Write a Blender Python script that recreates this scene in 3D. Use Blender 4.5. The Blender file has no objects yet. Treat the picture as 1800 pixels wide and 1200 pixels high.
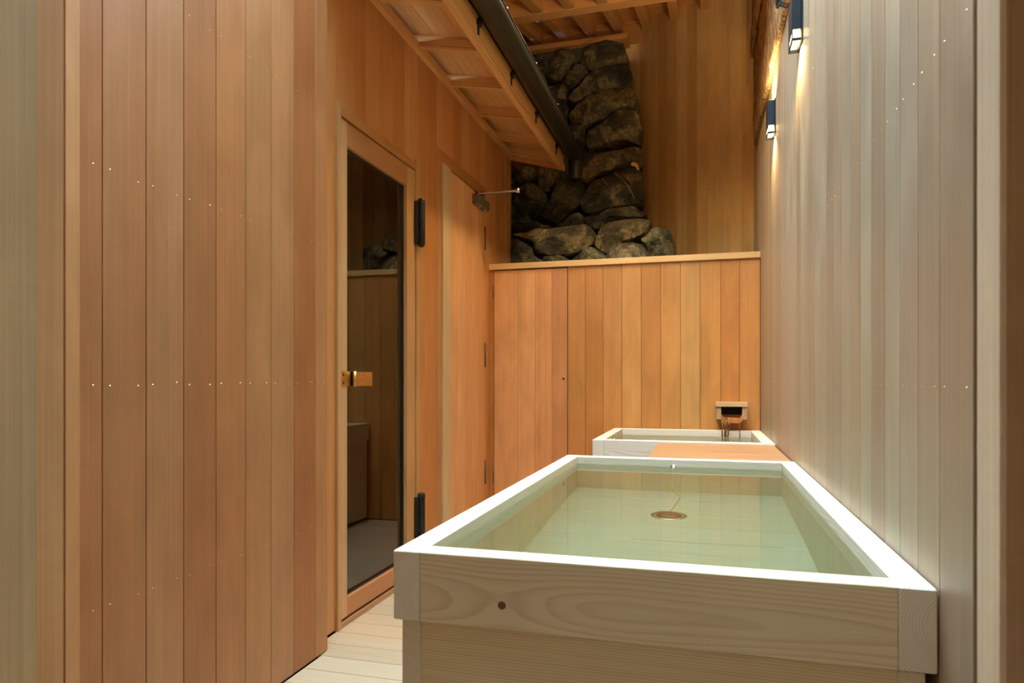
import bpy, bmesh, math, random
from mathutils import Vector, Matrix, noise

random.seed(11)
scn = bpy.context.scene
col = scn.collection
R = math.radians

# ------------------------------------------------------------------ camera
cam = bpy.data.cameras.new('camera')
cam.lens = 24.0; cam.sensor_width = 36.0; cam.sensor_fit = 'HORIZONTAL'
cam.shift_y = 68.0 / 1800.0
cam.clip_start = 0.02; cam.clip_end = 200
cam.dof.use_dof = True; cam.dof.focus_distance = 2.6; cam.dof.aperture_fstop = 11
camo = bpy.data.objects.new('camera', cam); col.objects.link(camo)
camo.location = (0, 0, 1.0)
camo.rotation_euler = (R(90), 0, math.atan(337.0 / 1200.0))
scn.camera = camo

# ------------------------------------------------------------------ sky, exposure
world = bpy.data.worlds.new('sky'); scn.world = world; world.use_nodes = True
bg = world.node_tree.nodes['Background']
bg.inputs['Color'].default_value = (0.69, 0.98, 1.19, 1)
bg.inputs['Strength'].default_value = 27.5
LAMP = 6.0                      # wall lamp diffusers
scn.view_settings.view_transform = 'Standard'
scn.view_settings.look = 'None'
scn.view_settings.gamma = 1.0
scn.view_settings.use_curve_mapping = False
scn.view_settings.exposure = -0.28
scn.cycles.use_denoising = True
scn.cycles.max_bounces = 12
scn.cycles.diffuse_bounces = 6
scn.cycles.transmission_bounces = 8
scn.cycles.sample_clamp_indirect = 8.0

# ------------------------------------------------------------------ helpers
def srgb(r, g, b):
    f = lambda c: (c/255/12.92) if c/255 <= 0.04045 else ((c/255+0.055)/1.055)**2.4
    return (f(r), f(g), f(b), 1.0)

def tag(o, label=None, cat=None, group=None, kind=None):
    if label: o['label'] = label
    if cat: o['category'] = cat
    if group: o['group'] = group
    if kind: o['kind'] = kind
    return o

def basis(o):
    # every child keeps its world placement in its own channels, so this is its world matrix
    return Matrix.Translation(o.location) @ o.rotation_euler.to_matrix().to_4x4()

def link(name, me, mat=None, parent=None, loc=(0, 0, 0), rot=None):
    o = bpy.data.objects.new(name, me); col.objects.link(o)
    if mat is not None and me is not None: me.materials.clear(); me.materials.append(mat)
    L = Vector(loc)
    if parent is not None:
        o.parent = parent; o.matrix_parent_inverse = basis(parent).inverted()
    o.location = L
    if rot is not None: o.rotation_euler = rot
    return o

def empty(name, loc):
    return link(name, None, None, None, loc)

def bm_mesh(bm, name='m', smooth=False):
    bmesh.ops.recalc_face_normals(bm, faces=bm.faces[:])
    me = bpy.data.meshes.new(name); bm.to_mesh(me); bm.free()
    if smooth:
        for p in me.polygons: p.use_smooth = True
    return me

def bm_box(bm, lo, hi, bev=0.0):
    r = bmesh.ops.create_cube(bm, size=1.0)
    vs = r['verts']
    for v in vs:
        v.co = Vector([(lo[i]+hi[i])/2 + v.co[i]*(hi[i]-lo[i]) for i in range(3)])
    if bev > 0:
        es = list({e for v in vs for e in v.link_edges})
        bmesh.ops.bevel(bm, geom=es, offset=bev, segments=1, affect='EDGES', clamp_overlap=True)

AX = {'z': Matrix.Identity(3), 'x': Matrix.Rotation(R(90), 3, 'Y'), 'y': Matrix.Rotation(R(-90), 3, 'X')}
def board(name, lo, hi, axis, mat, parent=None, bev=0.0012, tint=None, pith=None, M=None):
    """A chamfered board between two corners, its length (grain) along local z."""
    lo = Vector(lo); hi = Vector(hi); c = (lo+hi)/2; d = hi-lo
    rot = AX[axis]
    ld = rot.inverted() @ d
    ld = Vector([abs(q) for q in ld])
    bm = bmesh.new(); bm_box(bm, -ld/2, ld/2, min(bev, min(ld)*0.3))
    me = bm_mesh(bm, name)
    o = link(name, me, mat, parent, c)
    m = rot if M is None else M @ rot
    o.rotation_euler = m.to_euler()
    if tint:
        k = .66 if mat is CEDAR_PALE else 1.0
        o.color = (tint[0]*k, tint[1]*k, tint[2]*k, 1)
    o['pith'] = pith if pith else [random.uniform(-.02, .02), random.uniform(.05, .14), 0.0]
    o['seed'] = random.uniform(0, 40)
    return o

def cyl_bm(bm, p0, p1, r0, r1=None, seg=20, caps=True):
    r1 = r0 if r1 is None else r1
    p0 = Vector(p0); p1 = Vector(p1); d = p1-p0
    q = Vector((0, 0, 1)).rotation_difference(d.normalized()).to_matrix()
    a = []; b = []
    for i in range(seg):
        t = 2*math.pi*i/seg; e = Vector((math.cos(t), math.sin(t), 0))
        a.append(bm.verts.new(p0 + q @ (e*r0))); b.append(bm.verts.new(p1 + q @ (e*r1)))
    for i in range(seg):
        j = (i+1) % seg; bm.faces.new((a[i], a[j], b[j], b[i]))
    if caps:
        bm.faces.new(a[::-1]); bm.faces.new(b)

def lathe_bm(bm, prof, origin=(0, 0, 0), M=None, seg=24):
    o = Vector(origin); rings = []
    for r, z in prof:
        ring = []
        for i in range(seg):
            t = 2*math.pi*i/seg; p = Vector((r*math.cos(t), r*math.sin(t), z))
            if M is not None: p = M @ p
            ring.append(bm.verts.new(o+p))
        rings.append(ring)
    for a, b in zip(rings, rings[1:]):
        for i in range(seg):
            j = (i+1) % seg; bm.faces.new((a[i], a[j], b[j], b[i]))
    bm.faces.new(rings[0][::-1]); bm.faces.new(rings[-1])

def tube_bm(bm, pts, r, seg=8):
    pts = [Vector(p) for p in pts]
    rings = []
    for i, p in enumerate(pts):
        d = (pts[min(i+1, len(pts)-1)] - pts[max(i-1, 0)]).normalized()
        q = Vector((0, 0, 1)).rotation_difference(d).to_matrix()
        rr = r[i] if isinstance(r, (list, tuple)) else r
        rings.append([bm.verts.new(p + q @ Vector((rr*math.cos(2*math.pi*k/seg), rr*math.sin(2*math.pi*k/seg), 0))) for k in range(seg)])
    for a, b in zip(rings, rings[1:]):
        for i in range(seg):
            j = (i+1) % seg; bm.faces.new((a[i], a[j], b[j], b[i]))
    bm.faces.new(rings[0][::-1]); bm.faces.new(rings[-1])

def simple(name, fn, mat, parent=None, smooth=False, loc=None):
    """fn(bm) builds in world coordinates; the origin is moved to loc (or the bound centre)."""
    bm = bmesh.new(); fn(bm)
    if loc is None:
        n = len(bm.verts); loc = sum((v.co for v in bm.verts), Vector()) / max(n, 1)
    loc = Vector(loc)
    for v in bm.verts: v.co -= loc
    me = bm_mesh(bm, name, smooth)
    return link(name, me, mat, parent, loc)

def autosmooth(o, ang=35):
    for p in o.data.polygons: p.use_smooth = True
    try: o.data.set_sharp_from_angle(angle=R(ang))
    except Exception: pass
    return o

# ------------------------------------------------------------------ materials
def new_mat(name):
    m = bpy.data.materials.new(name); m.use_nodes = True
    nt = m.node_tree; nt.nodes.clear()
    out = nt.nodes.new('ShaderNodeOutputMaterial')
    return m, nt, out

class NB:
    """tiny node builder"""
    def __init__(s, nt): s.nt = nt
    def n(s, t, **kw):
        x = s.nt.nodes.new(t)
        for k, v in kw.items(): setattr(x, k, v)
        return x
    def put(s, sock, v):
        if hasattr(v, 'links') or isinstance(v, bpy.types.NodeSocket): s.nt.links.new(v, sock)
        else: sock.default_value = v
    def math(s, op, a, b=0.0, c=None, clamp=False):
        x = s.n('ShaderNodeMath', operation=op, use_clamp=clamp)
        s.put(x.inputs[0], a); s.put(x.inputs[1], b)
        if c is not None: s.put(x.inputs[2], c)
        return x.outputs[0]
    def vmath(s, op, a, b=(0, 0, 0)):
        x = s.n('ShaderNodeVectorMath', operation=op)
        s.put(x.inputs[0], a); s.put(x.inputs[1], b)
        return x.outputs['Value'] if op in ('LENGTH', 'DISTANCE', 'DOT_PRODUCT') else x.outputs['Vector']
    def noise(s, vec, scale=1.0, detail=3.0, rough=.5, dist=0.0):
        x = s.n('ShaderNodeTexNoise')
        s.put(x.inputs['Vector'], vec); x.inputs['Scale'].default_value = scale
        x.inputs['Detail'].default_value = detail; x.inputs['Roughness'].default_value = rough
        x.inputs['Distortion'].default_value = dist
        return x.outputs['Fac']
    def remap(s, v, a, b, c, d):
        x = s.n('ShaderNodeMapRange'); s.put(x.inputs['Value'], v)
        x.inputs['From Min'].default_value = a; x.inputs['From Max'].default_value = b
        x.inputs['To Min'].default_value = c; x.inputs['To Max'].default_value = d
        return x.outputs['Result']
    def ramp(s, v, stops):
        x = s.n('ShaderNodeValToRGB'); s.put(x.inputs['Fac'], v)
        e = x.color_ramp.elements
        while len(e) > 1: e.remove(e[-1])
        e[0].position, e[0].color = stops[0][0], stops[0][1]
        for p, c in stops[1:]:
            q = e.new(p); q.color = c
        return x.outputs['Color']
    def mix(s, f, a, b, blend='MIX'):
        x = s.n('ShaderNodeMix', data_type='RGBA', blend_type=blend)
        s.put(x.inputs[0], f); s.put(x.inputs[6], a); s.put(x.inputs[7], b)
        return x.outputs[2]
    def attr(s, name):
        x = s.n('ShaderNodeAttribute', attribute_type='OBJECT', attribute_name=name)
        return x
    def bsdf(s, out, color, rough=.5, spec=.5, bump=None, bstr=.1, bdist=.002, metal=0.0):
        p = s.n('ShaderNodeBsdfPrincipled')
        s.put(p.inputs['Base Color'], color); s.put(p.inputs['Roughness'], rough)
        p.inputs['Specular IOR Level'].default_value = spec; p.inputs['Metallic'].default_value = metal
        if bump is not None:
            b = s.n('ShaderNodeBump'); b.inputs['Strength'].default_value = bstr; b.inputs['Distance'].default_value = bdist
            s.put(b.inputs['Height'], bump); s.nt.links.new(b.outputs['Normal'], p.inputs['Normal'])
        s.nt.links.new(p.outputs['BSDF'], out.inputs['Surface'])
        return p

def mat_plain(name, c, rough=.5, metal=0.0, spec=.5, mottling=0.0, nscale=60):
    m, nt, out = new_mat(name); b = NB(nt)
    if mottling:
        tc = b.n('ShaderNodeTexCoord')
        f = b.noise(tc.outputs['Object'], nscale, 4)
        colr = b.mix(f, tuple(q*(1-mottling) for q in c[:3])+(1,), tuple(min(1, q*(1+mottling)) for q in c[:3])+(1,))
    else: colr = c
    b.bsdf(out, colr, rough, spec, metal=metal)
    return m

def mat_cedar(name, line=.30, streak=.32, rough=.42, spec=.5, curl=.10):
    """straight grained cedar; the board's own tint is the object colour"""
    m, nt, out = new_mat(name); b = NB(nt)
    tc = b.n('ShaderNodeTexCoord'); oi = b.n('ShaderNodeObjectInfo')
    off = b.vmath('SCALE', oi.outputs['Color'])
    sd = b.attr('seed').outputs['Fac']
    comb = b.n('ShaderNodeCombineXYZ')
    for i in range(3): b.put(comb.inputs[i], sd)
    p = b.vmath('ADD', tc.outputs['Object'], comb.outputs[0])
    fine = b.noise(b.vmath('MULTIPLY', p, (330, 330, 2.2)), 1, 2, .6)
    mid = b.noise(b.vmath('MULTIPLY', p, (70, 70, .7)), 1, 3, .6)
    wide = b.noise(b.vmath('MULTIPLY', p, (14, 14, .9)), 1, 2, .5)
    blot = b.noise(b.vmath('MULTIPLY', p, (9, 9, 3.2)), 1, 4, .55, .6)
    rip = b.noise(b.vmath('MULTIPLY', p, (22, 22, 130)), 1, 2, .5, .5)
    v = b.math('ADD', b.math('MULTIPLY', b.math('SUBTRACT', fine, .5), line*1.4), 1.0)
    v = b.math('ADD', v, b.math('MULTIPLY', b.math('SUBTRACT', mid, .5), streak*1.3))
    v = b.math('ADD', v, b.math('MULTIPLY', b.math('SUBTRACT', blot, .5), .62))
    v = b.math('ADD', v, b.math('MULTIPLY', b.math('MULTIPLY', b.math('SUBTRACT', rip, .5), curl*2.0), b.remap(blot, .4, .7, 0, 1)))
    c = b.mix(1.0, oi.outputs['Color'], v, 'MULTIPLY')
    hue = b.remap(wide, .3, .7, 0, 1)
    c = b.mix(b.math('MULTIPLY', hue, .35), c, b.mix(1.0, c, (1.08, .86, .74, 1), 'MULTIPLY'))
    c = b.mix(b.math('MULTIPLY', b.remap(mid, .58, .75, 0, 1), .35), c, b.mix(1.0, c, (.80, .66, .55, 1), 'MULTIPLY'))
    b.bsdf(out, c, b.remap(blot, .3, .7, rough-.06, rough+.08), spec, fine, .12, .0006)
    return m

def mat_ring(name, pale, dark, freq=240.0, warp=.010, contrast=1.0, rough=.5, red=None, spec=.4, zs=.8):
    """sawn softwood with growth rings about the 'pith' axis (solid texture: end grain and flat grain agree)"""
    m, nt, out = new_mat(name); b = NB(nt)
    tc = b.n('ShaderNodeTexCoord'); oi = b.n('ShaderNodeObjectInfo')
    pith = b.attr('pith').outputs['Vector']; sd = b.attr('seed').outputs['Fac']
    comb = b.n('ShaderNodeCombineXYZ')
    for i in range(3): b.put(comb.inputs[i], sd)
    p = tc.outputs['Object']
    ps = b.vmath('ADD', p, comb.outputs[0])
    q = b.vmath('MULTIPLY', b.vmath('SUBTRACT', p, pith), (1, 1, 0))
    r = b.vmath('LENGTH', q)
    w1 = b.noise(b.vmath('MULTIPLY', ps, (2.5, 2.5, zs)), 1, 2, .5)
    w2 = b.noise(b.vmath('MULTIPLY', ps, (14, 14, 2.2*zs)), 1, 2, .5)
    r = b.math('ADD', r, b.math('MULTIPLY', b.math('SUBTRACT', w1, .5), warp*6))
    r = b.math('ADD', r, b.math('MULTIPLY', b.math('SUBTRACT', w2, .5), warp))
    # a knot pushes the rings around it
    kn = b.attr('knot').outputs['Vector']
    ka = b.attr('knot_amp').outputs['Fac']
    kd = b.vmath('LENGTH', b.vmath('MULTIPLY', b.vmath('SUBTRACT', p, kn), (22, 0, 9)))
    bumpk = b.math('MULTIPLY', b.math('POWER', 2.718, b.math('MULTIPLY', b.math('MULTIPLY', kd, kd), -1.0)), ka)
    r = b.math('ADD', r, bumpk)
    fr = b.math('FRACT', b.math('MULTIPLY', r, freq))
    var = b.noise(b.math('MULTIPLY', r, 1.0), 45, 1)
    ring = b.math('MULTIPLY', b.math('POWER', fr, 3.0), b.remap(var, .3, .7, .25*contrast, 1.0*contrast))
    edge = b.math('SUBTRACT', 1.0, b.math('POWER', fr, 14.0))
    ring = b.math('MULTIPLY', ring, edge)
    fib = b.noise(b.vmath('MULTIPLY', ps, (420, 420, 6)), 1, 2, .6)
    c = b.mix(ring, pale, dark)
    if red is not None:
        c = b.mix(b.math('MULTIPLY', b.remap(w1, .42, .68, 0, 1), .75), c, b.mix(1.0, c, red, 'MULTIPLY'))
    c = b.mix(1.0, c, b.remap(fib, .2, .8, .94, 1.06), 'MULTIPLY')
    c = b.mix(1.0, c, oi.outputs['Color'], 'MULTIPLY')
    b.bsdf(out, c, rough, spec, b.math('SUBTRACT', fib, ring), .10, .0006)
    return m

CEDAR = mat_cedar('cedar_boards')
CEDAR_FAR = mat_cedar('cedar_boards_dark', .26, .26, .5, .4, .16)
CEDAR_PALE = mat_cedar('planed_cypress_trim', .10, .10, .45, .4, .02)
HINOKI = mat_ring('cypress_tub_wood', srgb(233, 227, 211), srgb(192, 152, 102), 215, .010, .95, .48)
HINOKI_FLOOR = mat_ring('cypress_decking', srgb(228, 208, 176), srgb(200, 165, 120), 260, .008, .6, .5, red=(1.0, .86, .76, 1), zs=.5)
PINE = mat_ring('eave_pine', srgb(230, 176, 112), srgb(132, 74, 28), 95, .012, 1.25, .5)
DARKWOOD = mat_plain('unlit_backing_board', srgb(60, 40, 24), .8, mottling=.2)
BRASS = mat_plain('brass', (.62, .40, .13, 1), .38, 1.0, mottling=.35, nscale=90)
NAIL = mat_plain('brass_nail', (.80, .58, .26, 1), .3, 1.0)
CHROME = mat_plain('chrome', (.75, .77, .76, 1), .12, 1.0)
STEEL = mat_plain('satin_steel', (.60, .56, .50, 1), .32, 1.0)
GREYPAINT = mat_plain('bronze_grey_paint', srgb(112, 98, 80), .5, .3)
BLACK = mat_plain('black_metal', srgb(46, 46, 44), .34, .5)
HOOK = mat_plain('black_hook_iron', srgb(14, 14, 14), .6)
GUTTER = mat_plain('dark_gutter_coating', srgb(40, 42, 36), .42, .3, mottling=.25, nscale=14)
SCONCE = mat_plain('blue_black_lamp_housing', srgb(34, 50, 62), .35, .3)
VOID = mat_plain('recess_shade_black', srgb(6, 6, 6), .9)  # near-black colour stands in for the shade inside small openings
MORTAR = mat_plain('grey_mortar', srgb(92, 86, 74), .9, mottling=.4, nscale=30)
EARTH = mat_plain('dark_earth', srgb(40, 34, 26), .95, mottling=.5, nscale=12)
RUBBER = mat_plain('brown_plug_rubber', srgb(84, 52, 34), .5, mottling=.3)
KNOT = mat_plain('dark_knot', srgb(96, 70, 44), .5, mottling=.45, nscale=140)
ROPE = mat_plain('dark_dyed_rope', srgb(24, 28, 38), .85)
LEAF = mat_plain('dry_leaf', srgb(214, 176, 120), .7, mottling=.3)

def mat_emit(name, c, s):
    m, nt, out = new_mat(name)
    e = nt.nodes.new('ShaderNodeEmission'); e.inputs['Color'].default_value = c; e.inputs['Strength'].default_value = s
    nt.links.new(e.outputs[0], out.inputs['Surface']); return m
GLOW_UP = mat_emit('warm_lamp_upper_diffuser', (1.0, .75, .38, 1), LAMP*.6)
GLOW = mat_emit('warm_lamp_diffuser', (1.0, .75, .38, 1), LAMP)

def mat_stone():
    m, nt, out = new_mat('dark_field_stone'); b = NB(nt)
    tc = b.n('ShaderNodeTexCoord'); oi = b.n('ShaderNodeObjectInfo'); sd = b.attr('seed').outputs['Fac']
    comb = b.n('ShaderNodeCombineXYZ')
    for i in range(3): b.put(comb.inputs[i], sd)
    p = b.vmath('ADD', tc.outputs['Object'], comb.outputs[0])
    a = b.noise(p, 5, 5, .6, .5); g = b.noise(p, 38, 5, .65); s = b.noise(p, 160, 2, .6)
    c = b.ramp(a, [(.30, srgb(32, 34, 31)), (.46, srgb(72, 68, 56)), (.56, srgb(138, 122, 92)), (.66, srgb(96, 88, 70)), (.78, srgb(52, 54, 50))])
    c = b.mix(b.remap(g, .35, .7, 0, .8), c, srgb(40, 38, 32))
    c = b.mix(b.remap(s, .66, .76, 0, .5), c, srgb(150, 142, 122))
    c = b.mix(1.0, c, oi.outputs['Color'], 'MULTIPLY')
    h = b.math('ADD', b.math('MULTIPLY', g, .8), b.math('MULTIPLY', s, .25))
    b.bsdf(out, c, .66, .45, h, 1.0, .04)
    return m
STONE = mat_stone()

def mat_bark():
    m, nt, out = new_mat('cedar_bark'); b = NB(nt)
    tc = b.n('ShaderNodeTexCoord'); p = tc.outputs['Object']
    f = b.noise(b.vmath('MULTIPLY', p, (60, 60, 14)), 1, 5, .65, .4)
    g = b.noise(b.vmath('MULTIPLY', p, (160, 160, 60)), 1, 3, .6)
    c = b.ramp(f, [(.34, srgb(60, 42, 24)), (.5, srgb(156, 118, 74)), (.64, srgb(214, 176, 122))])
    c = b.mix(b.remap(g, .5, .7, 0, .6), c, srgb(44, 30, 18))
    b.bsdf(out, c, .85, .2, b.math('ADD', f, b.math('MULTIPLY', g, .5)), 1.0, .015)
    return m
BARK = mat_bark()

def mat_glass():
    m, nt, out = new_mat('clear_door_glass'); b = NB(nt)
    t = b.n('ShaderNodeBsdfTransparent'); t.inputs['Color'].default_value = (.80, .84, .80, 1)
    g = b.n('ShaderNodeBsdfGlossy'); g.inputs['Roughness'].default_value = 0.0; g.inputs['Color'].default_value = (.95, .98, .94, 1)
    fr = b.n('ShaderNodeFresnel'); fr.inputs['IOR'].default_value = 1.52
    f = b.math('MULTIPLY', fr.outputs[0], 1.35, clamp=True)
    mx = b.n('ShaderNodeMixShader'); b.put(mx.inputs[0], f)
    nt.links.new(t.outputs[0], mx.inputs[1]); nt.links.new(g.outputs[0], mx.inputs[2])
    nt.links.new(mx.outputs[0], out.inputs['Surface'])
    return m
GLASS = mat_glass()

def mat_water(name, tintc, dens):
    m, nt, out = new_mat(name); b = NB(nt)
    tc = b.n('ShaderNodeTexCoord')
    g = b.n('ShaderNodeBsdfGlass'); g.inputs['IOR'].default_value = 1.333; g.inputs['Roughness'].default_value = 0.0
    g.inputs['Color'].default_value = (1, 1, 1, 1)
    bp = b.n('ShaderNodeBump'); bp.inputs['Strength'].default_value = .06; bp.inputs['Distance'].default_value = .002
    b.put(bp.inputs['Height'], b.noise(tc.outputs['Object'], 7, 2)); nt.links.new(bp.outputs[0], g.inputs['Normal'])
    nt.links.new(g.outputs[0], out.inputs['Surface'])
    v = b.n('ShaderNodeVolumeAbsorption'); v.inputs['Color'].default_value = tintc; v.inputs['Density'].default_value = dens
    nt.links.new(v.outputs[0], out.inputs['Volume'])
    return m
WATER = mat_water('bath_water', (.44, .95, .64, 1), .46)
WATER_FALL = mat_water('falling_water', (.9, 1, .97, 1), .1)

# board tints: cedar colours seen across the walls
C_LEFT = [srgb(*c) for c in ((206,150,106), (204,152,110), (208,160,120), (196,142,98), (208,154,108), (208,160,114), (210,164,122), (194,136,90), (208,158,114))]
C_HOUSE = [srgb(*c) for c in ((208,140,84), (200,132,76), (212,150,94), (204,138,80), (196,126,70))]
C_FENCE = [srgb(*c) for c in ((212,146,84), (206,138,76), (218,156,92), (210,148,84), (214,160,98))]
C_RIGHT = [srgb(*c) for c in ((214,180,142), (207,170,131), (216,185,147), (202,164,126), (213,180,145), (210,174,133), (216,187,150))]
C_TALL = [srgb(*c) for c in ((182,138,92), (172,128,82), (192,150,104), (164,118,72), (186,146,104))]
def dim(l, k): return [tuple(q*k for q in c[:3])+(1,) for c in l]
def hue(l, k): return [(c[0]*k[0], c[1]*k[1], c[2]*k[2], 1) for c in l]
C_LEFT = hue(C_LEFT, (.60, .51, .40)); C_HOUSE = hue(C_HOUSE, (.84, .92, .92)); C_FENCE = hue(C_FENCE, (.80, .82, .74)); C_RIGHT = hue(C_RIGHT, (.59, .69, .78)); C_TALL = hue(C_TALL, (1.25, 1.5, 1.4))
PALE = srgb(228, 196, 150); PALE2 = srgb(218, 178, 128); ORANGE = srgb(214, 150, 92)

# ------------------------------------------------------------------ setting: floor
XL, XD, XR, YF = -1.34, -1.41, 0.336, 4.45
GAP = .0009
floor = board('floor', (-3.3, -1.7, -.07), (1.4, 7.0, -.028), 'x', EARTH, bev=0)
tag(floor, 'pale cypress plank decking between the wall and the tubs', kind='structure')
y = 0.62
k = 0
while y < 4.44:
    x0 = XL+.002 if y < 2.20 else XD+.004
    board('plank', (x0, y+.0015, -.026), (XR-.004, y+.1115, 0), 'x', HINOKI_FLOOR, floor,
          tint=(.30, .22, .14) if y < 1.1 else random.choice([(.66, .66, .66), (.65, .60, .56), (.68, .63, .58), (.60, .58, .56)]),  # unseen planks before the tub, darkened to cut bounce onto its front
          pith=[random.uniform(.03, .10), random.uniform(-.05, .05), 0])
    y += .113
# planks of the bathing room behind the glass door
y = 2.30
while y < 3.60:
    board('plank', (-3.1, y+.0015, -.026), (-1.462, y+.1115, 0), 'x', HINOKI_FLOOR, floor, pith=[random.uniform(.03, .1), random.uniform(-.05, .05), 0])
    y += .113
board('plank', (-1.44, -1.6, -.026), (.95, .617, 0), 'y', HINOKI_FLOOR, floor)

# ------------------------------------------------------------------ left wall (near)
wl = board('wall_left', (-1.52, .605, -.026), (XL-.013, 2.236, 4.6), 'z', DARKWOOD, bev=0)  # unseen upper part raised to narrow the sky opening
tag(wl, 'near left wall of wide vertical cedar boards with brass nails', kind='structure')
edges = [.61, .755, .882, 1.010, 1.137, 1.265, 1.394, 1.522, 1.648, 1.779, 1.906, 2.033, 2.164, 2.248]
nails_l = []
for i, (a, c) in enumerate(zip(edges, edges[1:])):
    if a == 1.137: a = 1.162          # open shadow gap beside the casing strip
    t = C_LEFT[max(0, i-4) % len(C_LEFT)]
    board('board', (XL-.012, a+GAP, .004), (XL, c-GAP, 4.6), 'z', CEDAR, wl, tint=t)
    for z in (.475, .99, 1.49, 1.99, 2.49):
        for yy in (a+.021, c-.025):
            if 1.2 < yy < 2.24: nails_l.append((yy, z+random.uniform(-.004, .004)))
board('corner_board', (-1.45, 2.236, .004), (XL-.001, 2.248, 4.6), 'z', CEDAR, wl, tint=C_LEFT[3])
def nail_field(name, parent, pts, mat=NAIL, r=.0024):
    def f(bm):
        for p, n in pts:
            p = Vector(p); n = Vector(n)
            q = Vector((0, 0, 1)).rotation_difference(n).to_matrix()
            top = bm.verts.new(p + n*r*.8); ring = []
            for k in range(6):
                t = k*math.pi/3; ring.append(bm.verts.new(p + q @ Vector((math.cos(t)*r, math.sin(t)*r, 0)) - n*.0004))
            for k in range(6): bm.faces.new((ring[k], ring[(k+1) % 6], top))
    o = simple(name, f, mat, parent); o['kind'] = 'stuff'; return o
nail_field('nails', wl, [((XL, a, z), (1, 0, 0)) for a, z in nails_l])
# slim casing strip where the wall meets the doorway
tr = board('trim_1', (XL+.0006, 1.161, 0), (XL+.010, 1.197, 4.6), 'z', CEDAR_PALE, tint=srgb(228, 168, 112)); tag(tr, 'slim pale casing strip on the near left wall', kind='structure')

# ------------------------------------------------------------------ left wall (house side, recessed)
D1 = (2.424, 3.234, 2.10)      # glass door casing: y0, y1, top
D2 = (3.496, 4.372, 2.285)     # flush door casing
ZT = 2.70
wh = simple('wall_left_recess', lambda bm: (bm_box(bm, (XD-.045, 2.2, 0), (XD-.013, D1[0]+.01, ZT)),
    bm_box(bm, (XD-.045, D1[1]-.01, 0), (XD-.013, D2[0]+.07, ZT)), bm_box(bm, (XD-.045, D2[1]-.01, 0), (XD-.013, 5.0, ZT)),
    bm_box(bm, (XD-.045, D1[0]+.01, D1[2]-.01), (XD-.013, D1[1]-.01, ZT)), bm_box(bm, (XD-.045, D2[0]+.07, D2[2]-.01), (XD-.013, D2[1]-.01, ZT))), DARKWOOD)
tag(wh, 'recessed house wall of orange cedar boards around the doors', kind='structure')
ys = [2.250, 2.345, 2.424, 2.555, 2.685, 2.815, 2.945, 3.075, 3.234, 3.365, 3.496, 3.625, 3.755, 3.885, 4.015, 4.145, 4.272, 4.372, 4.46, 4.59, 4.71, 4.835]
for i, (a, c) in enumerate(zip(ys, ys[1:])):
    m = (a+c)/2
    z0 = D1[2]+.001 if D1[0] < m < D1[1] else (D2[2]+.001 if D2[0] < m < D2[1] else .006)
    board('board', (XD-.012, a+GAP*.6, z0), (XD, c-GAP*.6, ZT), 'z', CEDAR, wh, tint=C_HOUSE[(i*3+i//4) % 5])
board('corner_post', (XD-.045, 4.836, .006), (XD+.003, 4.985, ZT-.02), 'z', CEDAR, wh, tint=C_HOUSE[2])
board('head_trim', (XD-.01, 2.25, 2.665), (XD+.030, 4.985, 2.705), 'y', PINE, wh, tint=(.95, .92, .88))
# casing of the glass door
tr = board('trim_2', (XD-.04, D1[0], 0), (XD+.012, D1[0]+.026, 2.115), 'z', CEDAR_PALE, tint=srgb(226, 178, 120)); tag(tr, 'casing post on the handle side of the glass door', kind='structure')
tr = board('trim_3', (XD-.04, D1[1]-.040, 0), (XD+.012, D1[1], 2.115), 'z', CEDAR_PALE, tint=srgb(222, 170, 108)); tag(tr, 'casing post on the hinge side of the glass door', kind='structure')
tr = board('trim_4', (XD-.04, D1[0]+.026, 2.062), (XD+.011, D1[1]-.040, 2.10), 'y', CEDAR_PALE, tint=srgb(208, 148, 84)); tag(tr, 'head casing above the glass door', kind='structure')
tr = board('trim_5', (XD-.05, D1[0]+.026, 0), (XD+.008, D1[1]-.040, .022), 'y', CEDAR_PALE, tint=srgb(206, 158, 110)); tag(tr, 'low wooden sill under the glass door', kind='structure')

# glass door leaf
dl0, dl1, dz0, dz1 = D1[0]+.030, D1[1]-.044, .034, 2.056
door1 = empty('door_1', (XD-.018, (dl0+dl1)/2, 0)); tag(door1, 'wood framed glass door with brass pull and black hinges', kind='structure')
board('stile', (XD-.036, dl0, dz0), (XD+.005, dl0+.054, dz1), 'z', CEDAR_PALE, door1, tint=srgb(228, 186, 136))
board('stile', (XD-.036, dl1-.096, dz0), (XD+.005, dl1, dz1), 'z', CEDAR_PALE, door1, tint=srgb(222, 170, 110))
board('rail', (XD-.035, dl0+.054, dz1-.098), (XD+.004, dl1-.096, dz1), 'y', CEDAR_PALE, door1, tint=srgb(206, 146, 92))
board('rail', (XD-.035, dl0+.054, dz0), (XD+.004, dl1-.096, .110), 'y', CEDAR_PALE, door1, tint=srgb(214, 150, 98))
for nm, a, c in (('glazing_bead', (XD-.021, dl0+.054, .110), (XD-.013, dl1-.096, .117)), ('glazing_bead', (XD-.021, dl0+.054, dz1-.105), (XD-.013, dl1-.096, dz1-.098))):
    board(nm, a, c, 'y', BLACK, door1, bev=.0005)
board('glazing_bead', (XD-.021, dl1-.102, .117), (XD-.013, dl1-.096, dz1-.105), 'z', BLACK, door1, bev=.0005)
board('pane', (XD-.026, dl0+.050, .106), (XD-.022, dl1-.092, dz1-.094), 'z', GLASS, door1, bev=0)
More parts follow.
